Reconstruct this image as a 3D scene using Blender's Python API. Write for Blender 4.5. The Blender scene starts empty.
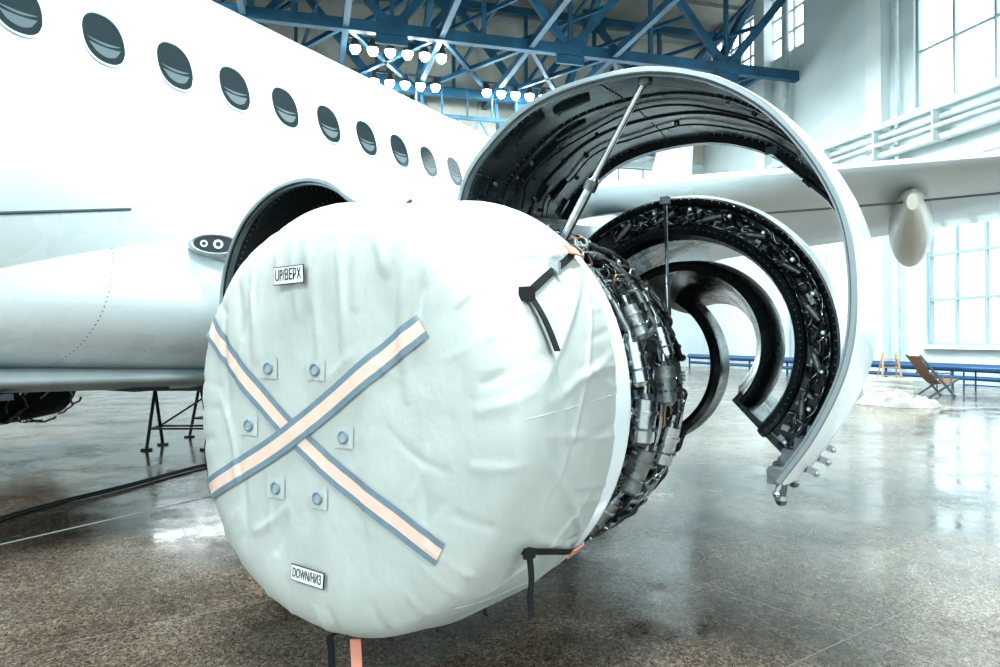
import bpy, math, random
from math import sin, cos, pi, radians, sqrt, atan2, exp
from mathutils import Vector, Matrix, noise
random.seed(7)
scene = bpy.context.scene
COL = scene.collection

# ------------------------------------------------------------------ materials
def new_mat(name):
    m = bpy.data.materials.new(name); m.use_nodes = True
    return m, m.node_tree, m.node_tree.nodes['Principled BSDF']

def mat(name, col, rough=0.5, metal=0.0, var=0.0, scale=8.0, bump=0.0, bscale=40.0, coat=0.0, emit=0.0, rvar=0.0):
    m, nt, b = new_mat(name)
    b.inputs['Base Color'].default_value = (*col, 1)
    b.inputs['Roughness'].default_value = rough
    b.inputs['Metallic'].default_value = metal
    b.inputs['Coat Weight'].default_value = coat
    b.inputs['Coat Roughness'].default_value = 0.08
    if emit > 0:
        b.inputs['Emission Color'].default_value = (*col, 1)
        b.inputs['Emission Strength'].default_value = emit
    tc = nt.nodes.new('ShaderNodeTexCoord')
    if var > 0 or rvar > 0:
        n = nt.nodes.new('ShaderNodeTexNoise'); n.inputs['Scale'].default_value = scale
        n.inputs['Detail'].default_value = 5
        nt.links.new(tc.outputs['Object'], n.inputs['Vector'])
        if var > 0:
            r = nt.nodes.new('ShaderNodeMapRange')
            r.inputs[1].default_value = 0.3; r.inputs[2].default_value = 0.7
            r.inputs[3].default_value = 1 - var; r.inputs[4].default_value = 1 + var
            nt.links.new(n.outputs['Fac'], r.inputs[0])
            mx = nt.nodes.new('ShaderNodeVectorMath'); mx.operation = 'SCALE'
            mx.inputs[0].default_value = col
            nt.links.new(r.outputs[0], mx.inputs['Scale'])
            nt.links.new(mx.outputs[0], b.inputs['Base Color'])
            if emit > 0: nt.links.new(mx.outputs[0], b.inputs['Emission Color'])
        if rvar > 0:
            r2 = nt.nodes.new('ShaderNodeMapRange')
            r2.inputs[1].default_value = 0.3; r2.inputs[2].default_value = 0.7
            r2.inputs[3].default_value = max(0.02, rough - rvar); r2.inputs[4].default_value = rough + rvar
            nt.links.new(n.outputs['Fac'], r2.inputs[0])
            nt.links.new(r2.outputs[0], b.inputs['Roughness'])
    if bump > 0:
        n2 = nt.nodes.new('ShaderNodeTexNoise'); n2.inputs['Scale'].default_value = bscale
        n2.inputs['Detail'].default_value = 6
        nt.links.new(tc.outputs['Object'], n2.inputs['Vector'])
        bp = nt.nodes.new('ShaderNodeBump'); bp.inputs['Strength'].default_value = bump
        bp.inputs['Distance'].default_value = 0.02
        nt.links.new(n2.outputs['Fac'], bp.inputs['Height'])
        nt.links.new(bp.outputs[0], b.inputs['Normal'])
    return m

M_white = mat('aircraft_white_paint', (0.79, 0.86, 0.88), 0.28, 0, var=0.02, scale=1.5, coat=0.5, rvar=0.05)
M_grey = mat('belly_grey_paint', (0.36, 0.41, 0.42), 0.35, 0, var=0.1, scale=3)
M_wing = mat('wing_grey_paint', (0.52, 0.58, 0.59), 0.3, 0, var=0.05, scale=2, coat=0.3)
M_tan = mat('flap_fairing_primer', (0.60, 0.58, 0.51), 0.4, 0, var=0.05, scale=2, coat=0.2)
M_line = mat('panel_line_dark', (0.05, 0.07, 0.08), 0.6)
M_seam = mat('panel_seam_light', (0.45, 0.50, 0.52), 0.5)
M_glass = mat('cabin_window_glass', (0.022, 0.032, 0.037), 0.10, 0)
M_glint = mat('cabin_window_painted_glint', (0.075, 0.10, 0.11), 0.3)  # paler grey that paints light reflected low in the cabin windows
M_frame = mat('cabin_window_frame', (0.42, 0.47, 0.49), 0.35, 0.3)
M_inner = mat('cowl_inner_composite', (0.026, 0.039, 0.046), 0.26, 0.2, var=0.35, scale=3.0, bump=0.04, bscale=10, rvar=0.09)
M_duct = mat('reverser_duct_lining', (0.040, 0.054, 0.061), 0.25, 0.3, var=0.3, scale=5, rvar=0.1)
M_dark = mat('engine_dark_casing', (0.020, 0.025, 0.029), 0.42, 0.5, var=0.4, scale=10, bump=0.2, bscale=30)
M_black = mat('black_rubber_hose', (0.014, 0.017, 0.019), 0.35)
M_steel = mat('bare_steel', (0.62, 0.68, 0.70), 0.25, 1.0, var=0.2, scale=20)
M_dsteel = mat('dark_steel', (0.20, 0.23, 0.245), 0.32, 0.9, var=0.3, scale=20)
M_cast = mat('cast_alloy', (0.31, 0.34, 0.34), 0.42, 0.65, var=0.25, scale=25, bump=0.2, bscale=60)
M_brass = mat('brass_fitting', (0.55, 0.33, 0.17), 0.35, 0.8)
M_rim = mat('cowl_edge_metal', (0.30, 0.35, 0.37), 0.3, 0.6)
M_web = mat('black_webbing', (0.010, 0.011, 0.013), 0.8, bump=0.3, bscale=200)
M_tapeb = mat('tape_border_greyblue', (0.19, 0.27, 0.33), 0.7, var=0.1, scale=15)
M_tapec = mat('tape_reflective_salmon', (0.84, 0.63, 0.54), 0.5, var=0.05, scale=15)
M_tag = mat('salmon_tag', (0.80, 0.34, 0.26), 0.7)
M_label = mat('label_white', (0.76, 0.80, 0.81), 0.6)
M_eye = mat('eyelet_grey', (0.42, 0.47, 0.48), 0.6)
M_ink = mat('label_ink', (0.01, 0.012, 0.015), 0.7)
M_blue = mat('truss_blue_paint', (0.022, 0.105, 0.180), 0.45, 0, var=0.35, scale=0.8)
M_bluerail = mat('rail_blue_paint', (0.008, 0.06, 0.16), 0.45)
M_wall = mat('hangar_wall_paint', (0.61, 0.69, 0.70), 0.8, 0, var=0.08, scale=0.5, bump=0.05, bscale=3)
M_trimw = mat('white_trim_paint', (0.68, 0.74, 0.75), 0.6)
M_mull = mat('window_mullion_paint', (0.30, 0.37, 0.40), 0.6)
M_pipew = mat('pale_pipe_paint', (0.48, 0.55, 0.57), 0.5, var=0.15, scale=2)
M_roof = mat('roof_sheet', (0.26, 0.26, 0.235), 0.7, var=0.25, scale=0.4)
M_panel = mat('beige_wall_cladding', (0.52, 0.51, 0.45), 0.8, var=0.15, scale=0.7)
M_pane = mat('daylight_pane', (0.90, 0.98, 1.0), 0.3, emit=2.7)
M_pane2 = mat('daylight_pane_trees', (0.62, 0.76, 0.80), 0.3, emit=1.3, var=0.35, scale=0.5)
M_lamp = mat('lamp_glow', (0.9, 1.0, 1.0), 0.3, emit=45)
M_wood = mat('pale_wood', (0.42, 0.30, 0.19), 0.6, var=0.15, scale=6)
M_cloth = mat('folded_canvas', (0.36, 0.36, 0.33), 0.9, var=0.35, scale=2.5, bump=0.6, bscale=9)
M_brown = mat('brown_canvas', (0.20, 0.115, 0.08), 0.8)
M_tyre = mat('tyre_rubber', (0.02, 0.02, 0.022), 0.8)

def fabric():
    m, nt, b = new_mat('cover_canvas')
    tc = nt.nodes.new('ShaderNodeTexCoord')
    n = nt.nodes.new('ShaderNodeTexNoise'); n.inputs['Scale'].default_value = 3.0; n.inputs['Detail'].default_value = 8
    cr = nt.nodes.new('ShaderNodeValToRGB')
    cr.color_ramp.elements[0].position = 0.3; cr.color_ramp.elements[0].color = (0.470, 0.510, 0.492, 1)
    cr.color_ramp.elements[1].position = 0.7; cr.color_ramp.elements[1].color = (0.545, 0.585, 0.565, 1)
    nt.links.new(tc.outputs['Object'], n.inputs['Vector']); nt.links.new(n.outputs['Fac'], cr.inputs[0])
    nt.links.new(cr.outputs[0], b.inputs['Base Color'])
    b.inputs['Roughness'].default_value = 0.7
    b.inputs['Sheen Weight'].default_value = 0.10
    mp = nt.nodes.new('ShaderNodeMapping'); mp.inputs['Scale'].default_value = (5, 5, 2.6)
    nt.links.new(tc.outputs['Object'], mp.inputs[0])
    t = nt.nodes.new('ShaderNodeTexNoise'); t.inputs['Scale'].default_value = 1.0; t.inputs['Detail'].default_value = 5
    t.inputs['Roughness'].default_value = 0.5
    nt.links.new(mp.outputs[0], t.inputs['Vector'])
    b1 = nt.nodes.new('ShaderNodeBump'); b1.inputs['Strength'].default_value = 0.5; b1.inputs['Distance'].default_value = 0.03
    nt.links.new(t.outputs['Fac'], b1.inputs['Height'])
    n3 = nt.nodes.new('ShaderNodeTexNoise'); n3.inputs['Scale'].default_value = 320
    nt.links.new(tc.outputs['Object'], n3.inputs['Vector'])
    b4 = nt.nodes.new('ShaderNodeBump'); b4.inputs['Strength'].default_value = 0.10; b4.inputs['Distance'].default_value = 0.004
    nt.links.new(n3.outputs['Fac'], b4.inputs['Height'])
    nt.links.new(b1.outputs[0], b4.inputs['Normal']); nt.links.new(b4.outputs[0], b.inputs['Normal'])
    return m
M_fab = fabric()

def floor_mat():
    m, nt, b = new_mat('terrazzo_floor')
    N, L = nt.nodes, nt.links
    tc = N.new('ShaderNodeTexCoord')
    big = N.new('ShaderNodeTexNoise'); big.inputs['Scale'].default_value = 0.45; big.inputs['Detail'].default_value = 9
    big.inputs['Roughness'].default_value = 0.65
    L.new(tc.outputs['Object'], big.inputs['Vector'])
    cr = N.new('ShaderNodeValToRGB')
    cr.color_ramp.elements[0].position = 0.36; cr.color_ramp.elements[0].color = (0.075, 0.056, 0.043, 1)
    cr.color_ramp.elements[1].position = 0.66; cr.color_ramp.elements[1].color = (0.215, 0.172, 0.137, 1)
    L.new(big.outputs['Fac'], cr.inputs[0])
    def chips(scale, lo, hi):
        vo = N.new('ShaderNodeTexVoronoi'); vo.inputs['Scale'].default_value = scale
        L.new(tc.outputs['Object'], vo.inputs['Vector'])
        bw = N.new('ShaderNodeRGBToBW'); L.new(vo.outputs['Color'], bw.inputs[0])
        sp = N.new('ShaderNodeMapRange'); sp.inputs[1].default_value = 0.2; sp.inputs[2].default_value = 0.85
        sp.inputs[3].default_value = lo; sp.inputs[4].default_value = hi
        L.new(bw.outputs[0], sp.inputs[0]); return sp
    s1 = chips(110, 0.5, 1.6); s2 = chips(45, 0.7, 1.35)
    ml = N.new('ShaderNodeMath'); ml.operation = 'MULTIPLY'; L.new(s1.outputs[0], ml.inputs[0]); L.new(s2.outputs[0], ml.inputs[1])
    vo3 = N.new('ShaderNodeTexVoronoi'); vo3.inputs['Scale'].default_value = 14
    L.new(tc.outputs['Object'], vo3.inputs['Vector'])
    th = N.new('ShaderNodeMapRange'); th.inputs[1].default_value = 0.10; th.inputs[2].default_value = 0.14
    th.inputs[3].default_value = 0.15; th.inputs[4].default_value = 1.0
    L.new(vo3.outputs['Distance'], th.inputs[0])
    ml2 = N.new('ShaderNodeMath'); ml2.operation = 'MULTIPLY'; L.new(ml.outputs[0], ml2.inputs[0]); L.new(th.outputs[0], ml2.inputs[1])
    sc = N.new('ShaderNodeVectorMath'); sc.operation = 'SCALE'
    L.new(cr.outputs[0], sc.inputs[0]); L.new(ml2.outputs[0], sc.inputs['Scale'])
    mp = N.new('ShaderNodeMapping'); mp.inputs['Rotation'].default_value = (0, 0, radians(-20))
    mp.inputs['Scale'].default_value = (0.4, 0.4, 0.4); mp.inputs['Location'].default_value = (0.4, 0.15, 0)
    L.new(tc.outputs['Object'], mp.inputs[0])
    br = N.new('ShaderNodeTexBrick'); br.offset = 0.0; br.inputs['Scale'].default_value = 1.0
    br.inputs['Brick Width'].default_value = 1.0; br.inputs['Row Height'].default_value = 1.0
    br.inputs['Mortar Size'].default_value = 0.0022; br.inputs['Mortar Smooth'].default_value = 0.3
    br.inputs['Color1'].default_value = (0.9, 0.9, 0.9, 1); br.inputs['Color2'].default_value = (1.12, 1.1, 1.08, 1)
    L.new(mp.outputs[0], br.inputs['Vector'])
    mu = N.new('ShaderNodeVectorMath'); mu.operation = 'MULTIPLY'
    L.new(sc.outputs[0], mu.inputs[0]); L.new(br.outputs['Color'], mu.inputs[1])
    mx = N.new('ShaderNodeMix'); mx.data_type = 'RGBA'
    L.new(br.outputs['Fac'], mx.inputs['Factor']); L.new(mu.outputs[0], mx.inputs['A'])
    mx.inputs['B'].default_value = (0.19, 0.17, 0.15, 1)
    L.new(mx.outputs['Result'], b.inputs['Base Color'])
    rn = N.new('ShaderNodeTexNoise'); rn.inputs['Scale'].default_value = 1.1; rn.inputs['Detail'].default_value = 9
    rn.inputs['Roughness'].default_value = 0.75
    L.new(tc.outputs['Object'], rn.inputs['Vector'])
    rr = N.new('ShaderNodeMapRange'); rr.inputs[1].default_value = 0.38; rr.inputs[2].default_value = 0.62
    rr.inputs[3].default_value = 0.05; rr.inputs[4].default_value = 0.30
    L.new(rn.outputs['Fac'], rr.inputs[0]); L.new(rr.outputs[0], b.inputs['Roughness'])
    b.inputs['Specular IOR Level'].default_value = 0.9
    bp = N.new('ShaderNodeBump'); bp.inputs['Strength'].default_value = 0.13; bp.inputs['Distance'].default_value = 0.01
    wn = N.new('ShaderNodeTexNoise'); wn.inputs['Scale'].default_value = 5; wn.inputs['Detail'].default_value = 6
    L.new(tc.outputs['Object'], wn.inputs['Vector']); L.new(wn.outputs['Fac'], bp.inputs['Height'])
    L.new(bp.outputs[0], b.inputs['Normal'])
    return m
M_floor = floor_mat()

# ------------------------------------------------------------------ helpers
def empty(name, parent=None, loc=(0, 0, 0)):
    e = bpy.data.objects.new(name, None); COL.objects.link(e); e.empty_display_size = 0.2
    e.location = loc
    if parent: e.parent = parent
    return e

class MB:
    def __init__(s): s.v = []; s.f = []; s.m = []
    def add(s, vs, fs, mi=0):
        o = len(s.v); s.v += [tuple(p) for p in vs]
        for f in fs: s.f.append(tuple(i + o for i in f)); s.m.append(mi)
    def box(s, c, d, mi=0, rot=None):
        hx, hy, hz = d[0]/2, d[1]/2, d[2]/2
        P = [Vector((sx*hx, sy*hy, sz*hz)) for sx in (-1, 1) for sy in (-1, 1) for sz in (-1, 1)]
        if rot is not None: P = [rot @ p for p in P]
        P = [p + Vector(c) for p in P]
        s.add(P, [(0,1,3,2),(4,6,7,5),(0,4,5,1),(2,3,7,6),(0,2,6,4),(1,5,7,3)], mi)
    def frame(s, a, b):
        a, b = Vector(a), Vector(b); d = (b-a).normalized()
        up = Vector((0,0,1)) if abs(d.z) < 0.95 else Vector((0,1,0))
        x = d.cross(up).normalized(); y = x.cross(d).normalized()
        return a, b, d, x, y
    def beam(s, a, b, w, h, mi=0):
        a, b, d, x, y = s.frame(a, b)
        P = [q + x*sx*w/2 + y*sy*h/2 for q in (a, b) for sx, sy in ((-1,-1),(1,-1),(1,1),(-1,1))]
        s.add(P, [(3,2,1,0),(4,5,6,7),(0,1,5,4),(1,2,6,5),(2,3,7,6),(3,0,4,7)], mi)
    def cyl(s, a, b, r1, r2=None, mi=0, n=16, cap=True):
        if r2 is None: r2 = r1
        a, b, d, x, y = s.frame(a, b)
        P = [a + (x*cos(2*pi*i/n)+y*sin(2*pi*i/n))*r1 for i in range(n)] + [b + (x*cos(2*pi*i/n)+y*sin(2*pi*i/n))*r2 for i in range(n)]
        F = [(i, (i+1) % n, n+(i+1) % n, n+i) for i in range(n)]
        if cap: F += [tuple(reversed(range(n))), tuple(range(n, 2*n))]
        s.add(P, F, mi)
    def ball(s, c, r, mi=0, n=10, sc=(1,1,1)):
        P = []; F = []
        for j in range(n//2+1):
            ph = pi*j/(n//2)
            for i in range(n):
                P.append((c[0]+r*sc[0]*sin(ph)*cos(2*pi*i/n), c[1]+r*sc[1]*sin(ph)*sin(2*pi*i/n), c[2]+r*sc[2]*cos(ph)))
        for j in range(n//2):
            for i in range(n):
                F.append((j*n+i, (j+1)*n+i, (j+1)*n+(i+1) % n, j*n+(i+1) % n))
        s.add(P, F, mi)
    def loft(s, rings, mi=0, closed=True, cap=False):
        n = len(rings[0]); P = [p for r in rings for p in r]; F = []
        for j in range(len(rings)-1):
            for i in range(n if closed else n-1):
                F.append((j*n+i, j*n+(i+1) % n, (j+1)*n+(i+1) % n, (j+1)*n+i))
        if cap: F += [tuple(reversed(range(n))), tuple(range((len(rings)-1)*n, len(rings)*n))]
        s.add(P, F, mi)
    def obj(s, name, mats, parent=None, smooth=True, ang=35):
        me = bpy.data.meshes.new(name); me.from_pydata(s.v, [], s.f); me.update()
        if not isinstance(mats, (list, tuple)): mats = [mats]
        for m in mats: me.materials.append(m)
        me.polygons.foreach_set('material_index', s.m)
        import bmesh
        bm = bmesh.new(); bm.from_mesh(me); bmesh.ops.recalc_face_normals(bm, faces=bm.faces); bm.to_mesh(me); bm.free()
        if smooth:
            me.shade_smooth()
            try: me.set_sharp_from_angle(angle=radians(ang))
            except Exception: pass
        o = bpy.data.objects.new(name, me); COL.objects.link(o)
        if parent: o.parent = parent
        return o

def catmull(P, sub=6):
    P = [Vector(p) for p in P]; out = []
    for i in range(len(P)-1):
        p0 = P[max(i-1, 0)]; p1 = P[i]; p2 = P[i+1]; p3 = P[min(i+2, len(P)-1)]
        for k in range(sub):
            t = k/sub
            out.append(0.5*((2*p1)+(p2-p0)*t+(2*p0-5*p1+4*p2-p3)*t*t+(3*p1-p0-3*p2+p3)*t**3))
    out.append(P[-1]); return out

def tubes(name, splines, r, m, parent=None, sub=5, res=2):
    cu = bpy.data.curves.new(name, 'CURVE'); cu.dimensions = '3D'; cu.bevel_depth = r; cu.bevel_resolution = res
    cu.use_fill_caps = True
    for pts in splines:
        pp = catmull(pts, sub) if sub > 1 else [Vector(p) for p in pts]
        sp = cu.splines.new('POLY'); sp.points.add(len(pp)-1)
        for i, p in enumerate(pp): sp.points[i].co = (*p, 1)
    cu.materials.append(m)
    o = bpy.data.objects.new(name, cu); COL.objects.link(o)
    if parent: o.parent = parent
    return o

# ------------------------------------------------------------------ hangar room (local axes: x=q toward right wall, y=p toward far wall)
ROT = pi/4
def room(o): o.rotation_euler = (0, 0, ROT); return o
ZR = 21.0
QR, QL, PF, PN = 24.5, -48.0, 40.0, -24.0

fl = MB(); fl.box(((QR+QL)/2, (PF+PN)/2, -0.1), (QR-QL+1, PF-PN+1, 0.2)); room(fl.obj('floor', M_floor, smooth=False))
ce = MB(); ce.box(((QR+QL)/2, (PF+PN)/2, ZR+0.15), (QR-QL+1, PF-PN+1, 0.3))
for k in range(16):
    ce.box(((QR+QL)/2, PN+2+k*4.1, ZR-0.12), (QR-QL, 0.2, 0.24))
room(ce.obj('ceiling', M_roof, smooth=False))

def wall_with_holes(name, horiz0, horiz1, holes, plane, thick, axis, m=None):
    hs = sorted({horiz0, horiz1, *[h[0] for h in holes], *[h[1] for h in holes]})
    zs = sorted({0.0, ZR, *[h[2] for h in holes], *[h[3] for h in holes]})
    b = MB()
    for i in range(len(hs)-1):
        for j in range(len(zs)-1):
            cx, cz = (hs[i]+hs[i+1])/2, (zs[j]+zs[j+1])/2
            if any(h[0] < cx < h[1] and h[2] < cz < h[3] for h in holes): continue
            w, hgt = hs[i+1]-hs[i], zs[j+1]-zs[j]
            if axis == 'p': b.box((plane, cx, cz), (thick, w, hgt))
            else: b.box((cx, plane, cz), (w, thick, hgt))
    return room(b.obj(name, m or M_wall, smooth=False))

rh = [(8.0, 23.2, 1.5, 7.0), (8.0, 23.7, 11.4, 18.5), (30.5, 39.0, 17.0, 20.3), (-20, 3, 1.5, 7.0), (-20, 3, 11.4, 18.5)]
wall_with_holes('wall_right', PN, PF, rh, QR+0.25, 0.5, 'p')
fh = [(-8, 22, 7.5, 12.5), (6, 22, 1.5, 5.5)]
wall_with_holes('wall_back', QL, QR, fh, PF+0.25, 0.5, 'q')
wall_with_holes('wall_left', PN, PF, [], QL-0.25, 0.5, 'p')
b = MB()
for k in range(24): b.box((QR-1.5-k*3.0, PF-0.06, 16.8), (2.94, 0.1, 7.6), 0)
room(b.obj('wall_cladding', M_panel, smooth=False))

def window(idx, h, plane, axis, nx, nz, pm):
    b = MB(); a0, a1, z0, z1 = h
    def bx(ca, cz, wa, wz, d, off, mi):
        if axis == 'p': b.box((plane+off, ca, cz), (d, wa, wz), mi)
        else: b.box((ca, plane+off, cz), (wa, d, wz), mi)
    bx((a0+a1)/2, (z0+z1)/2, a1-a0, z1-z0, 0.03, 0.33, 0)
    for i in range(nx+1):
        big = (i % 3 == 0)
        bx(a0+(a1-a0)*i/nx, (z0+z1)/2, 0.26 if big else 0.11, z1-z0, 0.22 if big else 0.12, 0.22, 1)
    for j in range(nz+1):
        bx((a0+a1)/2, z0+(z1-z0)*j/nz, a1-a0, 0.18 if j in (0, nz) else 0.11, 0.14, 0.22, 1)
    room(b.obj('window_%d' % idx, [pm, M_mull], smooth=False))
window(1, rh[0], QR, 'p', 12, 3, M_pane2)
window(2, rh[1], QR, 'p', 9, 3, M_pane)
window(3, rh[2], QR, 'p', 9, 3, M_pane)
window(4, rh[3], QR, 'p', 18, 3, M_pane2)
window(5, rh[4], QR, 'p', 18, 4, M_pane)
for k, h in enumerate(fh): window(6+k, h, PF, 'q', 18, 3, M_pane)

b = MB()
for p in (-3, 5.5, 25.4, 33.5):
    b.box((QR-0.25, p, ZR/2), (0.5, 0.9, ZR)); b.box((QR-0.35, p, 10.9), (0.6, 1.1, 0.3))
for z, d in ((7.6, 0.25), (11.1, 0.35), (8.9, 0.12)):
    b.box((QR-d/2, 8, z), (d, 63, 0.22))
b.box((QR-0.15, 15.5, 1.4), (0.35, 15.6, 0.12))
room(b.obj('trim_1', M_trimw, smooth=False))
b = MB()
for z, r, off in ((10.5, 0.13, 0.5), (10.1, 0.10, 0.8), (9.7, 0.16, 0.5), (10.8, 0.07, 0.8)):
    b.cyl((QR-off, -22, z), (QR-off, 39.5, z), r, n=10)
for p in range(-20, 40, 3): b.box((QR-0.45, p, 10.2), (0.9, 0.08, 1.3))
b.cyl((QR-0.3, 31.5, 0), (QR-0.3, 31.5, ZR), 0.18, n=10)
b.cyl((QR-0.3, 24.3, 0), (QR-0.3, 24.3, ZR), 0.10, n=10)
b.cyl((QR-0.3, 27.0, 0), (QR-0.3, 27.0, 9.7), 0.08, n=10)
b.cyl((QR-0.3, 28.6, 0), (QR-0.3, 28.6, 9.7), 0.05, n=10)
b.box((QR-0.2, 28.0, 2.2), (0.4, 0.8, 1.4)); b.box((QR-0.2, 29.8, 1.8), (0.35, 0.5, 0.9))
room(b.obj('wall_pipework', M_pipew))
b = MB()
b.box((QR-0.03, 8, 0.25), (0.06, 63, 0.5)); room(b.obj('baseboard_right', M_pipew, smooth=False))
b = MB()
b.cyl((QR-2.2, -10, 0.72), (QR-2.2, 38, 0.72), 0.15, n=10); b.cyl((QR-2.2, -10, 0.36), (QR-2.2, 38, 0.36), 0.08, n=10)
for p in range(-10, 39, 3): b.cyl((QR-2.2, p, 0), (QR-2.2, p, 0.72), 0.05, n=8)
room(b.obj('blue_pipe_railing', M_bluerail))

# roof trusses
b = MB(); ZB, ZT = 15.4, 20.4
for p in (-12, -3, 6, 15, 31, 38):
    b.beam((QL, p, ZB), (QR, p, ZB), 0.35, 0.5); b.beam((QL, p, ZT), (QR, p, ZT), 0.3, 0.4)
    q = QR; k = 0
    while q > QL+1:
        q2 = q-4.2
        if k % 2 == 0: b.beam((q, p, ZT), (q2, p, ZB), 0.26, 0.36)
        else: b.beam((q, p, ZB), (q2, p, ZT), 0.26, 0.36)
        b.beam((q2, p, ZB), (q2, p, ZT), 0.18, 0.18)
        b.box((q2, p, ZB if k % 2 == 0 else ZT), (1.4, 0.14, 1.3))
        q = q2; k += 1
q = QR-2
k = 0
while q > QL:
    b.beam((q, 15 if q < 15 else 31, ZB), (q, PF, ZB), 0.26, 0.34)
    if k % 2 == 0:
        b.beam((q, 15, ZT), (q, 24, ZB+1.5), 0.2, 0.25)
        b.beam((q, 24, ZB+1.5), (q, 31, ZT), 0.32, 0.4); b.beam((q, 31, ZT), (q, 38, ZB), 0.32, 0.4)
    b.beam((q-4.2, 31, ZB), (q, 38, ZB), 0.2, 0.2); b.beam((q, 31, ZB), (q-4.2, 38, ZB), 0.2, 0.2)
    b.beam((q, 31, ZB+2.5), (q-4.2, 38, ZB+2.5), 0.16, 0.16)
    b.beam((q, 31, ZT-0.5), (q-2.1, 38, ZB+1.0), 0.14, 0.14)
    q -= 4.2; k += 1
room(b.obj('roof_truss', M_blue, smooth=False))
b = MB()
for z in (12.6, 13.8): b.beam((QL, 37.2, z), (QR-5, 37.2, z), 0.16, 0.2)
for i in range(46):
    x = QR-5-i*1.4
    b.beam((x, 37.2, 12.6), (x-0.7, 37.2, 13.8), 0.11, 0.11); b.beam((x-0.7, 37.2, 13.8), (x-1.4, 37.2, 12.6), 0.11, 0.11)
    b.beam((x, 37.2, 13.8), (x, 37.2, ZB), 0.09, 0.09)
b.box(((QR-5+QL)/2, 37.8, 12.5), (QR-5-QL, 1.4, 0.12))
for i in range(17): b.beam((QR-i*4.2-6, 37.2, 12.5), (QR-i*4.2-6, 38, ZB), 0.16, 0.16)
room(b.obj('roof_catwalk', M_blue, smooth=False))

def lamp_cluster(q, p, z, n=6):
    b = MB()
    b.beam((q-n*0.4, p, z+0.55), (q+n*0.4, p, z+0.55), 0.1, 0.1, 0)
    for i in range(n):
        x = q-n*0.4+0.4+i*0.8
        b.cyl((x, p, z+0.5), (x, p, z+0.1), 0.12, 0.26, 0, 12); b.cyl((x, p, z+0.1), (x, p, z-0.02), 0.24, 0.24, 1, 12)
        b.ball((x, p, z-0.02), 0.22, 1, 10)
        b.beam((x, p, z+0.5), (x, p, ZB), 0.04, 0.04, 0)
    return room(b.obj('hangar_lamp', [M_dsteel, M_lamp]))
for (q, p) in ((4.4, 36.4), (11.2, 36.4), (4.0, 32.5), (-6, 30), (8, 14), (-10, 14), (0, 2), (16, 2), (-14, -6)):
    lamp_cluster(q, p, 15.0)
for (q, p) in ((8, 14), (-10, 14), (0, 2), (16, 2), (-14, -6), (6, -12), (-28, 8), (14, 24), (10, 33)):
    l = bpy.data.lights.new('hangar_light', 'AREA'); l.shape = 'RECTANGLE'; l.size = 5; l.size_y = 1.0; l.energy = 2300
    l.color = (0.86, 0.99, 1.0)
    o = bpy.data.objects.new('hangar_light', l); COL.objects.link(o)
    o.location = (cos(ROT)*q-sin(ROT)*p, sin(ROT)*q+cos(ROT)*p, 14.2)
    o.rotation_euler = (0, 0, ROT)

# ------------------------------------------------------------------ airliner  (x lateral right, y aft)
plane = empty('airliner')
FX, FZ, FA, FB = -6.97, 3.40, 1.88, 2.00
def fus_pt(y, z, off=0.0):
    k = (z-FZ)/FB; x = FX+FA*sqrt(max(0, 1-k*k))
    n = Vector(((x-FX)/FA**2, 0, (z-FZ)/FB**2)).normalized()
    return Vector((x, y, z))+n*off, n
b = MB(); rings = []
for y, s, dz in [(-15, 0.02, -0.75), (-14.7, 0.22, -0.7), (-14, 0.45, -0.6), (-13, 0.68, -0.42), (-11.5, 0.87, -0.18), (-10, 0.97, -0.04), (-8.5, 1, 0), (-4, 1, 0), (0, 1, 0), (4, 1, 0), (8, 1, 0), (12, 1, 0), (15, 0.98, 0.05), (18, 0.86, 0.25), (21, 0.66, 0.6), (24, 0.42, 1.0), (27, 0.18, 1.4), (28, 0.05, 1.5)]:
    rings.append([(FX+FA*s*cos(2*pi*i/96), y, FZ+dz+FB*s*sin(2*pi*i/96)) for i in range(96)])
b.loft(rings, cap=True)
b.obj('fuselage', M_white, plane, ang=60)
b = MB()
rings = []
for z, y0, c, t in [(5.2, 20.5, 6.0, 0.35), (8, 22.8, 4.3, 0.26), (10.8, 25, 2.6, 0.16)]:
    rings.append([(FX+t*sin(2*pi*i/24)*0.6, y0+c*(0.5-0.5*cos(2*pi*i/24)), z) for i in range(24)])
b.loft(rings, cap=True); b.obj('tail_fin', M_white, plane)

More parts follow.
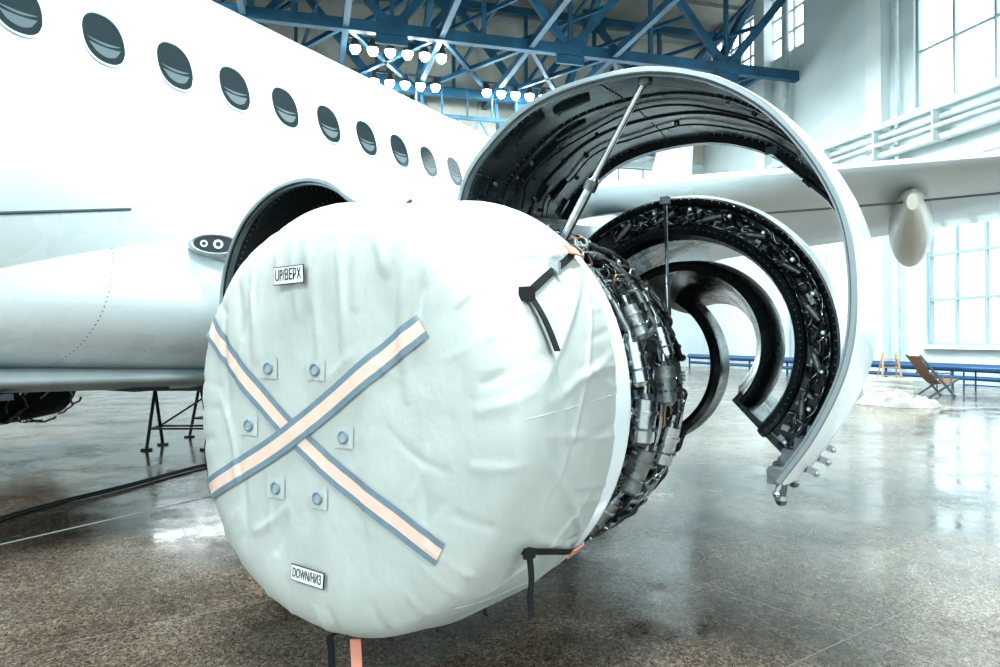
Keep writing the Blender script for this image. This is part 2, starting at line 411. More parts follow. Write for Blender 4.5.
ZW = 3.95
b = MB()
def superell(a, c, n=3.0, N=32):
    out = []
    for i in range(N):
        t = 2*pi*i/N; ct, st = cos(t), sin(t)
        out.append((a*math.copysign(abs(ct)**(2/n), ct), c*math.copysign(abs(st)**(2/n), st)))
    return out
SN = 2.35
for k in range(-12, 22):
    y = 2.465+0.594*k
    c, n = fus_pt(y, ZW)
    up = Vector((0, 0, 1)); up = (up-n*up.dot(n)).normalized(); ax = Vector((0, 1, 0))
    prof = [(0.178, 0.222, -0.01), (0.176, 0.220, 0.006), (0.166, 0.209, 0.009), (0.160, 0.203, 0.004), (0.158, 0.200, 0.003)]
    rings = []
    for a, cc, off in prof:
        rings.append([c+n*off+ax*px+up*pz for px, pz in superell(a, cc, SN)])
    b.loft(rings, 0)
    g = [c+n*0.0035+ax*px+up*pz for px, pz in superell(0.162, 0.204, SN)]
    b.add(g, [tuple(range(32))], 1)
    for q0, q1, mi in ((-0.82, -0.38, 2), (-0.30, -0.18, 2)):  # crescents over the glass: reflected light painted as paler bands
        lo = []; hi = []
        for i in range(9):
            t = -1+2*i/8; w = 0.128*sqrt(max(0, 1-abs(q1)**2.4)); lo.append((t*w, q1*0.185+0.012*(t*t)))
        for i in range(9):
            t = 1-2*i/8; w = 0.128*sqrt(max(0, 1-abs(q0)**2.4)); hi.append((t*w, q0*0.185+0.03*t*t))
        pts = [c+n*0.0045+ax*px+up*pz for px, pz in lo+hi]
        b.add(pts, [tuple(range(len(pts)))], mi)
b.obj('cabin_windows', [M_frame, M_glass, M_glint], plane, ang=50)

def fus_line(y0, z0, y1, z1, n=14, off=0.004):
    return [fus_pt(y0+(y1-y0)*i/n, z0+(z1-z0)*i/n, off)[0] for i in range(n+1)]
tubes('cheat_line', [fus_line(0.6, 2.22, 3.30, 2.72)], 0.011, M_line, plane, 1)
rings = []
for ys in (-5.5, 1.1, 4.6, 8.2):
    rings.append([fus_pt(ys, z, 0.0008)[0] for z in [2.1+0.1*i for i in range(32)]])
tubes('skin_seams', rings+[fus_line(-8, 4.55, 12, 4.55, 20, 0.0008)], 0.0018, M_seam, plane, 1)
b = MB()
for y0, z0, cnt in ((4.55, 3.15, 10), (4.60, 3.10, 8), (5.3, 3.45, 6)):
    for i in range(cnt):
        p, n = fus_pt(y0+i*0.030, z0, 0.0015); b.box(p, (0.002, 0.016, 0.018), 0)
b.obj('skin_stencils', M_grey, plane)
def fairing_ring(y, hw, hh, zc, n=72, e1=0.8, e2=0.9):
    R = []
    for i in range(n):
        t = 2*pi*i/n; ct, st = cos(t), sin(t)
        R.append((FX+hw*math.copysign(abs(ct)**e1, ct), y, zc+hh*math.copysign(abs(st)**e2, st)))
    return R
FR = [(0.6, 1.05, 0.55, 2.05), (1.6, 1.28, 0.66, 2.12), (2.5, 1.50, 0.74, 2.16), (3.2, 1.68, 0.80, 2.16), (3.8, 1.84, 0.84, 2.16), (4.5, 1.98, 0.88, 2.15), (5.5, 2.08, 0.90, 2.14), (8, 2.12, 0.90, 2.13), (10.5, 2.05, 0.88, 2.14), (12.5, 1.8, 0.8, 2.2), (13.5, 1.4, 0.6, 2.3)]
def fair_at(y):
    for a, c in zip(FR, FR[1:]):
        if a[0] <= y <= c[0]:
            t = (y-a[0])/(c[0]-a[0]); return [a[i]+(c[i]-a[i])*t for i in range(1, 4)]
b = MB()
b.loft([fairing_ring(*v) for v in FR], cap=True)
b.obj('wing_body_fairing', M_white, plane, ang=60)
b = MB()
b.loft([fairing_ring(y, hw, hh, zc) for y, hw, hh, zc in [(-0.5, 0.6, 0.06, 1.46), (1.0, 1.0, 0.10, 1.42), (3.2, 1.3, 0.13, 1.38), (5.0, 1.5, 0.15, 1.34), (10, 1.5, 0.15, 1.34), (12.3, 1.0, 0.2, 1.45)]], cap=True)
for yy in (1.4, 2.6, 3.9, 5.4): b.box((FX+0.9, yy, 1.27), (0.5, 0.35, 0.05), 1)
for yy in (4.4, 4.43, 5.9): b.box((FX+1.2, yy, 1.34), (0.66, 0.02, 0.20), 1)
b.obj('belly_keel_panel', [M_grey, M_line], plane, ang=60)
b = MB()
for k in range(46):
    t = radians(-62+k*2.6); ct, st = cos(t), sin(t)
    yy = 3.2+0.12*sin(t); hw, hh, zc = fair_at(yy)
    b.ball((FX+hw*math.copysign(abs(ct)**0.8, ct)+0.0005, yy, zc+hh*math.copysign(abs(st)**0.9, st)), 0.0055, 0, 6)
b.obj('fairing_fasteners', M_line, plane)

# wings
def airfoil(x, yLE, z, c, t, n=36):
    R = []
    for i in range(n):
        a = 2*pi*i/n; u = 0.5-0.5*cos(a)
        th = 2.6*t*(0.2969*sqrt(u)-0.126*u-0.3516*u*u+0.2843*u**3-0.1015*u**4)*1.9
        R.append((x, yLE+c*u, z+(th if a < pi else -th*0.75)-0.02*c*u))
    return R
ST = [(-5.6, 3.75, 2.40, 8.0, 0.50), (-4.95, 4.05, 2.44, 7.4, 0.46), (-4.3, 4.75, 2.55, 6.4, 0.44), (-3.4, 5.15, 2.78, 5.7, 0.40), (-2.26, 5.6, 3.00, 5.0, 0.36), (0.72, 7.15, 3.24, 3.5, 0.27), (4.5, 9.2, 3.7, 2.7, 0.2), (11.5, 13.0, 4.5, 1.4, 0.1)]
b = MB(); b.loft([airfoil(*s) for s in ST], cap=True)
b.obj('wing_right', M_wing, plane, ang=60)
b = MB(); b.loft([[(2*FX-p[0], p[1], p[2]) for p in airfoil(*s)] for s in ST], cap=True)
b.obj('wing_left', M_wing, plane, ang=60)
tubes('slat_gap', [[(x, y+0.42, z-0.15) for x, y, z in ((-1.5, 5.95, 2.95), (0.72, 7.15, 3.15), (4.5, 9.2, 3.64))]], 0.010, M_line, plane, 4)
for i, (x, yc, z) in enumerate(((0.1, 8.6, 2.95), (4.2, 11.3, 3.45))):
    b = MB(); rr = []
    for k in range(21):
        u = k/20; w = max(0.02, sin(pi*min(1, u*0.96+0.02)))**0.55
        rr.append([(x+0.20*w*cos(2*pi*j/20), yc-1.5+2.6*u, z-0.16*u-0.04+0.33*w*sin(2*pi*j/20)) for j in range(20)])
    b.loft(rr, cap=True); b.obj('flap_track_fairing', M_tan, plane, ang=60)
b = MB()
c = Vector((-4.97, 3.90, 2.50))
nrm = Vector((0.80, -0.60, 0.02)).normalized(); ax = Vector((0.6, 0.8, 0)).normalized(); up = Vector((0, 0, 1))
a, cc = 0.19, 0.080
rings = [[c+nrm*o+ax*px*s+up*pz*s for px, pz in superell(a, cc, 2.0)] for s, o in ((1.15, -0.25), (1.12, 0.0), (1.0, 0.025), (0.9, 0.012))]
b.loft(rings, 0)
b.add(rings[-1], [tuple(range(32))], 1)
for dx, r_ in ((-0.09, 0.03), (0.02, 0.04)):
    b.cyl(c+ax*dx+nrm*0.010, c+ax*dx+nrm*0.020, r_*0.9, r_, 2, 16)
    b.cyl(c+ax*dx+nrm*0.020, c+ax*dx+nrm*0.022, r_*0.5, r_*0.5, 1, 16)
b.obj('landing_light', [M_frame, M_glass, M_steel], plane)

b = MB()
b.loft([[(-2.26+sx*w, y, z) for sx, z in ((-1, z0), (1, z0), (1, z1), (0.5, z1+0.05), (-0.5, z1+0.05), (-1, z1))] for y, w, z0, z1 in ((3.5, 0.10, 2.30, 2.44), (4.2, 0.18, 2.25, 2.48), (5.2, 0.2, 2.2, 2.60), (6.2, 0.2, 2.2, 2.85), (9.0, 0.15, 2.5, 2.95))], cap=True)
b.obj('engine_pylon', M_grey, plane)

for sx, nm in ((1, 'main_gear_right'), (-1, 'main_gear_left')):
    b = MB(); gx = FX+sx*2.7; gy = 9.6
    b.cyl((gx, gy, 0.55), (gx, gy, 2.5), 0.11, 0.13, 0, 16); b.cyl((gx-0.5, gy, 0.55), (gx+0.5, gy, 0.55), 0.08, 0.08, 0, 12)
    b.beam((gx, gy, 0.9), (gx-sx*1.0, gy, 2.2), 0.08, 0.08, 0)
    for dx in (-0.38, 0.38):
        prof = [(0.16, -0.12), (0.30, -0.14), (0.50, -0.17), (0.55, -0.10), (0.56, 0), (0.55, 0.10), (0.50, 0.17), (0.30, 0.14), (0.16, 0.12)]
        rr = [[(gx+dx+o, gy+r*cos(2*pi*i/32), 0.56+r*sin(2*pi*i/32)) for i in range(32)] for r, o in prof]
        b.loft(rr, 1, cap=True)
    b.obj(nm, [M_dsteel, M_tyre], plane)

# ------------------------------------------------------------------ engine
AX, AZ = -2.26, 1.38
def cyl_pt(th, y, r, ax=AX, az=AZ): return (ax+r*cos(th), y, az+r*sin(th))
def oriented(th):
    return Matrix(((-sin(th), 0, cos(th)), (0, 1, 0), (cos(th), 0, sin(th))))
def RB(y):
    if y < 4.25: return 0.93+0.11*max(0, (y-3.5)/0.75)
    if y < 4.6: return 1.04-0.05*(y-4.25)/0.35
    return max(0.42, 0.99-0.62*(y-4.6)/0.7)

def build_engine_core(parent, ax, az, rnd, dens=1.0):
    b = MB()
    prof = [(3.30, 0.2), (3.30, 0.94), (3.44, 0.97), (3.46, 0.90), (3.70, 0.89), (3.72, 0.95), (3.76, 0.95), (3.78, 0.90), (4.05, 0.93), (4.07, 0.99), (4.11, 0.99), (4.13, 0.94), (4.42, 0.94), (4.44, 1.0), (4.50, 1.0), (4.52, 0.78), (4.6, 0.6), (4.9, 0.5), (5.3, 0.46), (5.35, 0.52), (5.4, 0.46), (6.0, 0.42), (6.6, 0.38), (6.62, 0.3), (6.9, 0.2), (7.2, 0.05)]
    b.loft([[cyl_pt(2*pi*i/72, y, r, ax, az) for i in range(72)] for y, r in prof], 0, cap=True)
    b.obj('fan_case', M_dark, parent, ang=30)
    groups = [(M_black, 0.012, 20, 3), (M_dsteel, 0.009, 34, 3), (M_steel, 0.007, 30, 3), (M_black, 0.020, 20, 1), (M_brass, 0.0085, 16, 1), (M_cast, 0.019, 16, 1), (M_steel, 0.004, 44, 2), (M_steel, 0.013, 10, 1)]
    for gi, (m, r, cnt, per) in enumerate(groups):
        sp = []
        for k in range(max(1, int(cnt*dens))):
            lift = rnd.uniform(0.0, 0.065)
            if rnd.random() < 0.6:
                th = rnd.uniform(-pi*0.55, pi*0.42); y = rnd.uniform(3.52, 4.62)
                span = rnd.uniform(0.25, 0.95); n = int(span/0.10)+3; base = []
                for i in range(n):
                    base.append((th+span*i/n, y))
                    if rnd.random() < 0.36: y = min(4.70, max(3.50, y+rnd.choice([-1, 1])*rnd.uniform(0.04, 0.15)))
                for t in range(per):
                    o = t*r*2.6
                    pts = [cyl_pt(th_, y_+o, RB(y_)+lift, ax, az) for th_, y_ in base]
                    pts.insert(0, cyl_pt(base[0][0]-0.03, base[0][1]+o, RB(base[0][1])-0.04, ax, az))
                    pts.append(cyl_pt(base[-1][0]+0.03, base[-1][1]+o, RB(base[-1][1])-0.04, ax, az))
                    sp.append(pts)
            else:
                th = rnd.uniform(-pi*0.55, pi*0.45); y = rnd.uniform(3.48, 3.9); y1 = rnd.uniform(4.1, 4.8); base = []
                while y < y1:
                    base.append((th, y)); y += 0.11
                    if rnd.random() < 0.38: th += rnd.choice([-1, 1])*rnd.uniform(0.05, 0.14)
                for t in range(per):
                    o = t*r*2.6
                    pts = [cyl_pt(th_+o, y_, RB(y_)+lift, ax, az) for th_, y_ in base]
                    pts.append(cyl_pt(base[-1][0]+o, base[-1][1]+0.05, RB(base[-1][1])-0.05, ax, az))
                    sp.append(pts)
        for k in range(int(cnt*0.3)):
            th = rnd.uniform(-pi*0.55, pi*0.45); pts = []
            for i in range(8):
                yy = 4.4+i*0.12
                pts.append(cyl_pt(th+rnd.uniform(-0.03, 0.03), yy, RB(yy)+rnd.uniform(-0.02, 0.03), ax, az))
            sp.append(pts)
        tubes('tubing_%d' % (gi+1), sp, r, m, parent, 4, 2)
    b = MB()
    for k in range(int(75*dens)):
        th = rnd.uniform(-pi*0.55, pi*0.45); y = rnd.uniform(3.54, 4.66); R = RB(y)+0.02
        if rnd.random() < 0.4:
            O = oriented(th)
            b.box(cyl_pt(th, y, R, ax, az), (rnd.uniform(.03, .07), rnd.uniform(.03, .08), rnd.uniform(.03, .06)), rnd.choice([0, 1, 0]), O)
            b.cyl(cyl_pt(th, y, R, ax, az), cyl_pt(th, y, R+0.055, ax, az), 0.012, 0.010, 2, 8)
        else:
            a = Vector(cyl_pt(th, y, R+0.02, ax, az)); th2 = th+rnd.uniform(0.04, 0.10)
            c = Vector(cyl_pt(th2, y+rnd.uniform(-0.05, 0.05), R+0.02, ax, az))
            r = rnd.uniform(0.012, 0.028); mi = rnd.choice([1, 1, 2, 3])
            b.cyl(a, c, r, r*rnd.uniform(0.7, 1), mi, 12); b.cyl(a+(c-a)*0.4, a+(c-a)*0.5, r*1.3, r*1.3, 2, 12)
    for j in range(11):
        th = radians(-54+j*6.5)
        b.box(cyl_pt(th, 4.34, 1.01, ax, az), (0.12, 0.18, 0.10), 0, oriented(th))
    for thd, y, r, spn, mi in ((-13, 3.74, 0.080, 13, 2), (5, 3.68, 0.068, 12, 2), (-30, 3.84, 0.070, 14, 3), (-47, 3.74, 0.055, 13, 2), (19, 3.82, 0.055, 10, 3), (33, 3.66, 0.040, 9, 2), (-2, 4.02, 0.065, 11, 3), (-22, 4.12, 0.065, 12, 2), (12, 4.08, 0.05, 9, 2)):
        t0, t1 = radians(thd), radians(thd+spn); Rr = RB(y)+0.07
        p, e = Vector(cyl_pt(t0, y, Rr, ax, az)), Vector(cyl_pt(t1, y, Rr, ax, az)); d = (e-p); l = d.length; d.normalize()
        b.cyl(p, e, r, r*0.94, mi, 24); b.cyl(p+d*l*.28, p+d*l*.34, r*1.14, r*1.14, 1, 24); b.cyl(p+d*l*.66, p+d*l*.74, r*1.12, r*1.12, mi, 24)
        b.cyl(p-d*0.025, p, r*0.6, r*0.88, mi, 20); b.cyl(e, e+d*0.03, r*0.7, r*0.45, 1, 20); b.cyl(e+d*0.03, e+d*0.07, r*0.25, r*0.25, 2, 12)
        u1 = d.cross(Vector((0, 1, 0))).normalized(); u2 = Vector((0, 1, 0))
        for q in range(10):
            aa = 2*pi*q/10; b.ball(p+d*l*.31+(u1*cos(aa)+u2*sin(aa))*r*1.12, 0.008, 2, 6)
        b.cyl(p+d*l*.5, p+d*l*.5-u2*(r+0.05), 0.014, 0.014, 1, 10)
    for k in range(130):
        th = 2*pi*k/130
        for y, rr_ in ((3.715, 0.935), (4.065, 0.975), (4.435, 0.985)): b.ball(cyl_pt(th, y, rr_, ax, az), 0.009, 2, 6)
    b.obj('engine_accessories', [M_dark, M_dsteel, M_steel, M_cast], parent, ang=40)

eng = empty('jet_engine')
build_engine_core(eng, AX, AZ, random.Random(3))
b = MB()
b.loft([[(AX+r*cos(2*pi*i/96), y, AZ+r*1.065*sin(2*pi*i/96)) for i in range(96)] for y, r in ((2.6, 0.86), (3.0, 0.95), (3.36, 1.00), (3.42, 1.062), (3.45, 1.062), (3.46, 1.05), (3.46, 0.92), (3.0, 0.88), (2.6, 0.83))], 0, cap=False)
b.obj('inlet_cowl', M_white, eng, ang=50)
eng2 = empty('jet_engine')
AX2 = 2*FX-AX
build_engine_core(eng2, AX2, AZ+0.02, random.Random(5), 0.4)
b = MB()
b.loft([[cyl_pt(2*pi*i/64, y, r, AX2) for i in range(64)] for y, r in ((2.45, 0.80), (2.38, 0.87), (2.45, 0.95), (3.0, 1.06), (3.45, 1.1), (3.45, 0.95), (3.0, 0.82), (2.45, 0.80))], 0)
b.obj('inlet_cowl', M_white, eng2, ang=50)
b = MB()
b.loft([[cyl_pt(2*pi*i/48, y, r, AX2) for i in range(48)] for y, r in ((4.9, 0.5), (4.95, 0.9), (5.5, 0.93), (6.1, 0.85), (6.3, 0.5))], 0)
b.obj('reverser_section', M_dark, eng2)
r5 = random.Random(9); sp = []
for k in range(40):
    th = r5.uniform(-2.6, 0.4); y = r5.uniform(4.95, 6.1); pts = []
    for i in range(7):
        pts.append(cyl_pt(th+i*0.07, y, 0.94+r5.uniform(-0.01, 0.02), AX2)); y = min(6.15, max(4.95, y+r5.uniform(-.06, .06)))
    sp.append(pts)
tubes('reverser_tubing', sp, 0.016, M_dsteel, eng2, 3, 1)

# fan cowl doors
PROF = [(-2.27, 2.50), (-2.22, 2.65), (-2.104, 2.80), (-1.843, 2.995), (-1.538, 3.085), (-1.15, 3.095), (-.847, 3.015), (-.614, 2.875), (-.439, 2.70), (-.285, 2.463), (-.19, 2.21), (-.160, 1.876), (-.200, 1.567), (-.325, 1.271), (-.481, 1.03)]
PROF_IN = [(-2.30, 2.46), (-2.6, 2.46), (-3.0, 2.58), (-3.262, 2.741), (-3.53, 2.80), (-3.823, 2.748), (-4.075, 2.596), (-4.25, 2.36), (-4.34, 2.07), (-4.33, 1.72), (-4.22, 1.38), (-4.02, 1.10)]
def build_cowl(name, parent, PR, cx, cz, sc):
    pr = [(p.x, p.y) for p in catmull([(a, c, 0) for a, c in PR], 6)]; n = len(pr)
    ys = [3.45, 3.5, 3.6, 3.8, 4.05, 4.3, 4.55, 4.8, 4.95]
    def P(i, y, s, inn):
        x, z = pr[i]; a = Vector((x-cx, z-cz)); L = a.length; a = a*(s-inn/L)
        return Vector((cx+a.x, y, cz+a.y))
    def S(y):
        for k in range(len(ys)-1):
            if ys[k] <= y <= ys[k+1]:
                t = (y-ys[k])/(ys[k+1]-ys[k]); return sc[k]+(sc[k+1]-sc[k])*t
        return sc[-1]
    b = MB()
    outer = [[P(i, y, s, 0.0) for i in range(n)] for y, s in zip(ys, sc)]
    inner = [[P(i, y, s, 0.03) for i in range(n)] for y, s in zip(ys, sc)]
    b.loft(outer, 0, closed=False); b.loft(inner, 1, closed=False)
    b.loft([outer[0], [P(i, 3.442, 1.0, 0.006) for i in range(n)], [P(i, 3.442, 1.0, 0.025) for i in range(n)], inner[0]], 2, closed=False)
    b.loft([outer[-1], inner[-1]], 2, closed=False)
    for e in (0, n-1): b.loft([[o[e] for o in outer], [o[e] for o in inner]], 2, closed=False)
    b.obj(name, [M_white, M_inner, M_rim], parent, ang=45)
    d = MB()
    for y0, w, dp, mi in ((3.47, 0.04, 0.045, 3), (4.88, 0.05, 0.075, 0)):
        d.loft([[P(i, y0, S(y0), 0.028) for i in range(n)], [P(i, y0, S(y0), dp) for i in range(n)], [P(i, y0+w, S(y0+w), dp) for i in range(n)], [P(i, y0+w, S(y0+w), 0.028) for i in range(n)]], mi, closed=False)
    # raised frames across the inner skin
    for y0 in (3.98, 4.40):
        i1 = n-1
        d.loft([[P(i, y0+dy, S(y0+dy), dd) for i in range(0, i1)] for dy, dd in ((0, 0.028), (0, 0.042), (0.045, 0.042), (0.045, 0.028))], 0, closed=False)
    for y0 in (3.56, 3.96, 4.46, 4.84):
        for i in range(0, n-1):
            d.ball(P(i, y0, S(y0), 0.032), 0.0045, 3, 6)
    for i in (8, 26, 44, 62, 78):
        if i < n:
            d.loft([[P(i, y, S(y), dd) for y in ys] for dd in (0.025, 0.036)], 0, closed=False)
            for k in range(28):
                y = 3.55+k*0.048; d.ball(P(i, y, S(y), 0.034), 0.0045, 3, 6)
    for y0 in (3.62, 4.1, 4.7):
        a = P(n-1, y0, 1.02, 0.03); a2 = P(n-4, y0, 1.02, 0.09)
        d.beam(a, a2, 0.06, 0.05, 2); dirv = (a-a2).normalized()
        d.cyl(a, a+dirv*0.10, 0.022, 0.018, 2, 10); d.ball(a+dirv*0.11, 0.03, 2, 8)
        h = P(0, y0, 1.02, 0.02); h2 = P(3, y0, 1.02, 0.10); d.beam(h, h2, 0.07, 0.06, 2)
    rr = random.Random(11)
    for k in range(14):
        i = rr.randint(4, n-6); y0 = rr.uniform(3.75, 4.7)
        d.cyl(P(i, y0, S(y0), 0.03), P(i, y0, S(y0), 0.055), rr.uniform(0.012, 0.026), 0.012, rr.choice([0, 2]), 10)
    for k in range(30):
        i = rr.randint(2, 20); y0 = rr.uniform(3.6, 4.85)
        d.cyl(P(i, y0, S(y0), 0.03), P(i, y0, S(y0), 0.05), 0.018, 0.012, rr.choice([0, 2]), 8)
        if k % 3 == 0: d.beam(P(i, y0, S(y0), 0.042), P(min(i+4, n-1), y0, S(y0), 0.042), 0.03, 0.025, 0)
    # harness run clipped to the skin
    d.obj(name+'_frames', [M_inner, M_steel, M_dsteel, M_rim], parent, ang=40)
    tubes(name+'_harness', [[P(i, 4.2+0.05*sin(i*0.4), S(4.2), 0.05) for i in range(4, n-8, 3)], [P(i, 4.6+0.03*sin(i*0.6), S(4.6), 0.05) for i in range(2, int(n*0.55), 3)]], 0.007, M_black, parent, 4, 1)
    return P, n, S
SCO = [1.0, 1.010, 1.022, 1.040, 1.052, 1.054, 1.048, 1.036, 1.026]
SCI = [1.0, 1.006, 1.014, 1.026, 1.03, 1.028, 1.02, 1.008, 1.0]
Pc, nC, Sc = build_cowl('fan_cowl_door_outboard', eng, PROF, -1.36, 1.80, SCO)
build_cowl('fan_cowl_door_inboard', eng, PROF_IN, -3.45, 1.85, SCI)
b = MB()
def rod(a, c, r1, r2, split, m1=0, m2=0):
    a, c = Vector(a), Vector(c); s = a+(c-a)*split; u = (c-a).normalized()
    b.cyl(a, s, r1, r1, m1, 16); b.cyl(s, c, r2, r2, m2, 16)
    b.cyl(s-u*0.03, s+u*0.03, r1*1.4, r1*1.4, 1, 16); b.cyl(s+u*0.03, s+u*0.05, r1*1.2, r2, m1, 16)
    b.cyl(a+u*0.06, a+u*0.09, r1*1.25, r1*1.25, 1, 16)
    for e in (a, c): b.ball(e, r1*1.45, 1, 12)
    b.box(c, (0.06, 0.06, 0.05), 1)
rod(cyl_pt(radians(55), 3.60, 0.97), Pc(30, 3.56, Sc(3.56), 0.05), 0.028, 0.018, 0.42)
rod(Pc(56, 4.35, Sc(4.35), 0.05), Pc(40, 4.7, Sc(4.7), 0.09), 0.018, 0.013, 0.5, 1, 1)
rod(cyl_pt(radians(14), 4.45, 1.0), (-1.40, 4.75, 2.66), 0.020, 0.012, 0.45, 1, 1)
b.cyl((-3.55, 3.9, 2.76), (-3.05, 3.9, 2.2), 0.018, 0.018, 0, 12)
b.obj('hold_open_rods', [M_steel, M_dsteel], eng)
b = MB(); rr = random.Random(4)
for k in range(9):
    y0 = 3.5+k*0.16; a = Pc(nC-1, y0, 1.01, 0.02)
    d = Vector((rr.uniform(-.6, .5), rr.uniform(-.3, .3), -1)).normalized()
    b.box(a+Vector((-0.02, 0, 0.03)), (0.07, 0.09, 0.07), 1); b.cyl(a, a+d*rr.uniform(.04, .10), .014, .010, 0, 10)
    b.ball(a+d*0.06, 0.018, rr.choice([0, 1]), 8)
for y0 in (3.75, 4.2, 4.65):
    a = Pc(nC-3, y0, Sc(y0), 0.0); n_ = (a-Vector((-1.36, y0, 1.80))).normalized()
    b.beam(a, a+n_*0.05+Vector((0, 0.03, 0.01)), 0.025, 0.035, 2); b.ball(a+n_*0.055+Vector((0, 0.03, 0.01)), 0.02, 2, 8)
b.obj('cowl_latches', [M_steel, M_dsteel, M_rim], eng)

# thrust reverser half (opened)
TX, TZ = -1.39, 1.66
def arc(y, r, a0=132, a1=-46, n=60): return [cyl_pt(radians(a0+(a1-a0)*i/n), y, r, TX, TZ) for i in range(n+1)]
b = MB()
b.loft([arc(4.97, 1.06), arc(5.1, 1.09), arc(5.5, 1.09), arc(6.0, 1.0), arc(6.25, 0.9)], 0, closed=False)
b.loft([arc(4.97, 1.06), arc(4.95, 1.045), arc(4.97, 1.02), arc(5.02, 1.0), arc(5.02, 0.86), arc(4.95, 0.85), arc(4.93, 0.825), arc(4.96, 0.79), arc(5.1, 0.77)], 1, closed=False)
b.loft([arc(5.1, 0.77), arc(5.4, 0.80), arc(5.8, 0.85), arc(6.25, 0.87), arc(6.25, 0.9)], 2, closed=False)
b.loft([arc(5.14, 0.55), arc(5.10, 0.585), arc(5.14, 0.62), arc(5.5, 0.66), arc(5.9, 0.6), arc(6.35, 0.42), arc(6.35, 0.36), arc(6.0, 0.38), arc(5.6, 0.44), arc(5.3, 0.52), arc(5.14, 0.55)], 2, closed=False)
for a in (132, -46):
    for da in (0, 3.5 if a < 0 else -3.5):
        t = radians(a+da)
        b.add([cyl_pt(t, 5.05, 0.53, TX, TZ), cyl_pt(t, 5.02, 1.03, TX, TZ), cyl_pt(t, 6.2, 0.9, TX, TZ), cyl_pt(t, 6.2, 0.42, TX, TZ)], [(0, 1, 2, 3)], 2)
    t, t2 = radians(a), radians(a+(3.5 if a < 0 else -3.5))
    b.add([cyl_pt(t, 5.05, 0.53, TX, TZ), cyl_pt(t, 5.02, 1.03, TX, TZ), cyl_pt(t2, 5.02, 1.03, TX, TZ), cyl_pt(t2, 5.05, 0.53, TX, TZ)], [(0, 1, 2, 3)], 2)
b.obj('thrust_reverser_half', [M_white, M_duct, M_duct], eng, ang=40)
rr = random.Random(21)
for gi, (m, r, cnt) in enumerate(((M_black, 0.010, 20), (M_dsteel, 0.008, 26), (M_steel, 0.006, 22))):
    sp = []
    for k in range(cnt):
        R = rr.uniform(0.88, 0.99); a = rr.uniform(-42, 105); span = rr.uniform(8, 30); pts = []
        for i in range(9):
            pts.append(cyl_pt(radians(a+span*i/8), 4.965+0.015*sin(i*2), R, TX, TZ))
            if rr.random() < 0.4: R = min(1.0, max(0.87, R+rr.choice([-1, 1])*0.035))
        sp.append(pts)
    tubes('reverser_tubing_%d' % (gi+1), sp, r, m, eng, 4, 1)
b = MB()
for k in range(46):
    a = -44+k*3.85+rr.uniform(-1, 1); RM = Matrix.Rotation(-radians(a)+rr.uniform(-.3, .3), 3, 'Y'); Rk = 0.93+rr.uniform(-0.045, 0.045)
    if k % 5 < 3: b.box(cyl_pt(radians(a), 4.99, Rk, TX, TZ), (rr.uniform(.025, .07), 0.05, rr.uniform(.02, .045)), rr.choice([3, 1, 4, 0]), RM)
    if k % 3 == 0:
        b.box(cyl_pt(radians(a+1.5), 4.995, 0.93, TX, TZ), (0.13, 0.03, 0.010), 1, Matrix.Rotation(-radians(a), 3, 'Y'))
    if k % 4 == 1:
        p = Vector(cyl_pt(radians(a), 4.98, 0.965, TX, TZ)); b.cyl(p, p+Vector((0, -0.045, 0)), 0.020, 0.016, 1, 12); b.cyl(p+Vector((0, -0.045, 0)), p+Vector((0, -0.06, 0)), 0.010, 0.010, 2, 8)
for k in range(8):
    a = -30+k*20; p1 = Vector(cyl_pt(radians(a), 4.95, 0.955, TX, TZ)); p2 = Vector(cyl_pt(radians(a+7), 4.95, 0.905, TX, TZ))
    b.cyl(p1, p2, 0.024, 0.020, 4, 14); b.cyl(p1, p1+(p2-p1)*0.25, 0.031, 0.031, 1, 14); b.cyl(p2, p2+(p2-p1)*0.4, 0.010, 0.010, 2, 8)
for k in range(60):
    a = -45+3*k*0.98; b.ball(cyl_pt(radians(a), 4.942, 1.035, TX, TZ), 0.005, 1, 6); b.ball(cyl_pt(radians(a), 4.925, 0.828, TX, TZ), 0.005, 1, 6)
b.obj('reverser_fittings', [M_dark, M_dsteel, M_steel, M_rim, M_cast], eng)
CX, CZ = -1.93, 1.50
def arc2(y, r, a0=120, a1=-75, n=48): return [cyl_pt(radians(a0+(a1-a0)*i/n), y, r, CX, CZ) for i in range(n+1)]
b = MB()
b.loft([arc2(5.75, 0.60), arc2(5.72, 0.64), arc2(5.75, 0.68), arc2(6.0, 0.70), arc2(6.1, 0.66), arc2(6.05, 0.60), arc2(5.75, 0.60)], 0, closed=False)
b.obj('core_cowl_half', M_duct, eng)
b = MB()
for a in (-65, 95): b.beam(cyl_pt(radians(a), 5.9, 0.62, CX, CZ), cyl_pt(radians(a), 5.7, 0.40), 0.05, 0.05)
b.obj('core_cowl_struts', M_dsteel, eng)

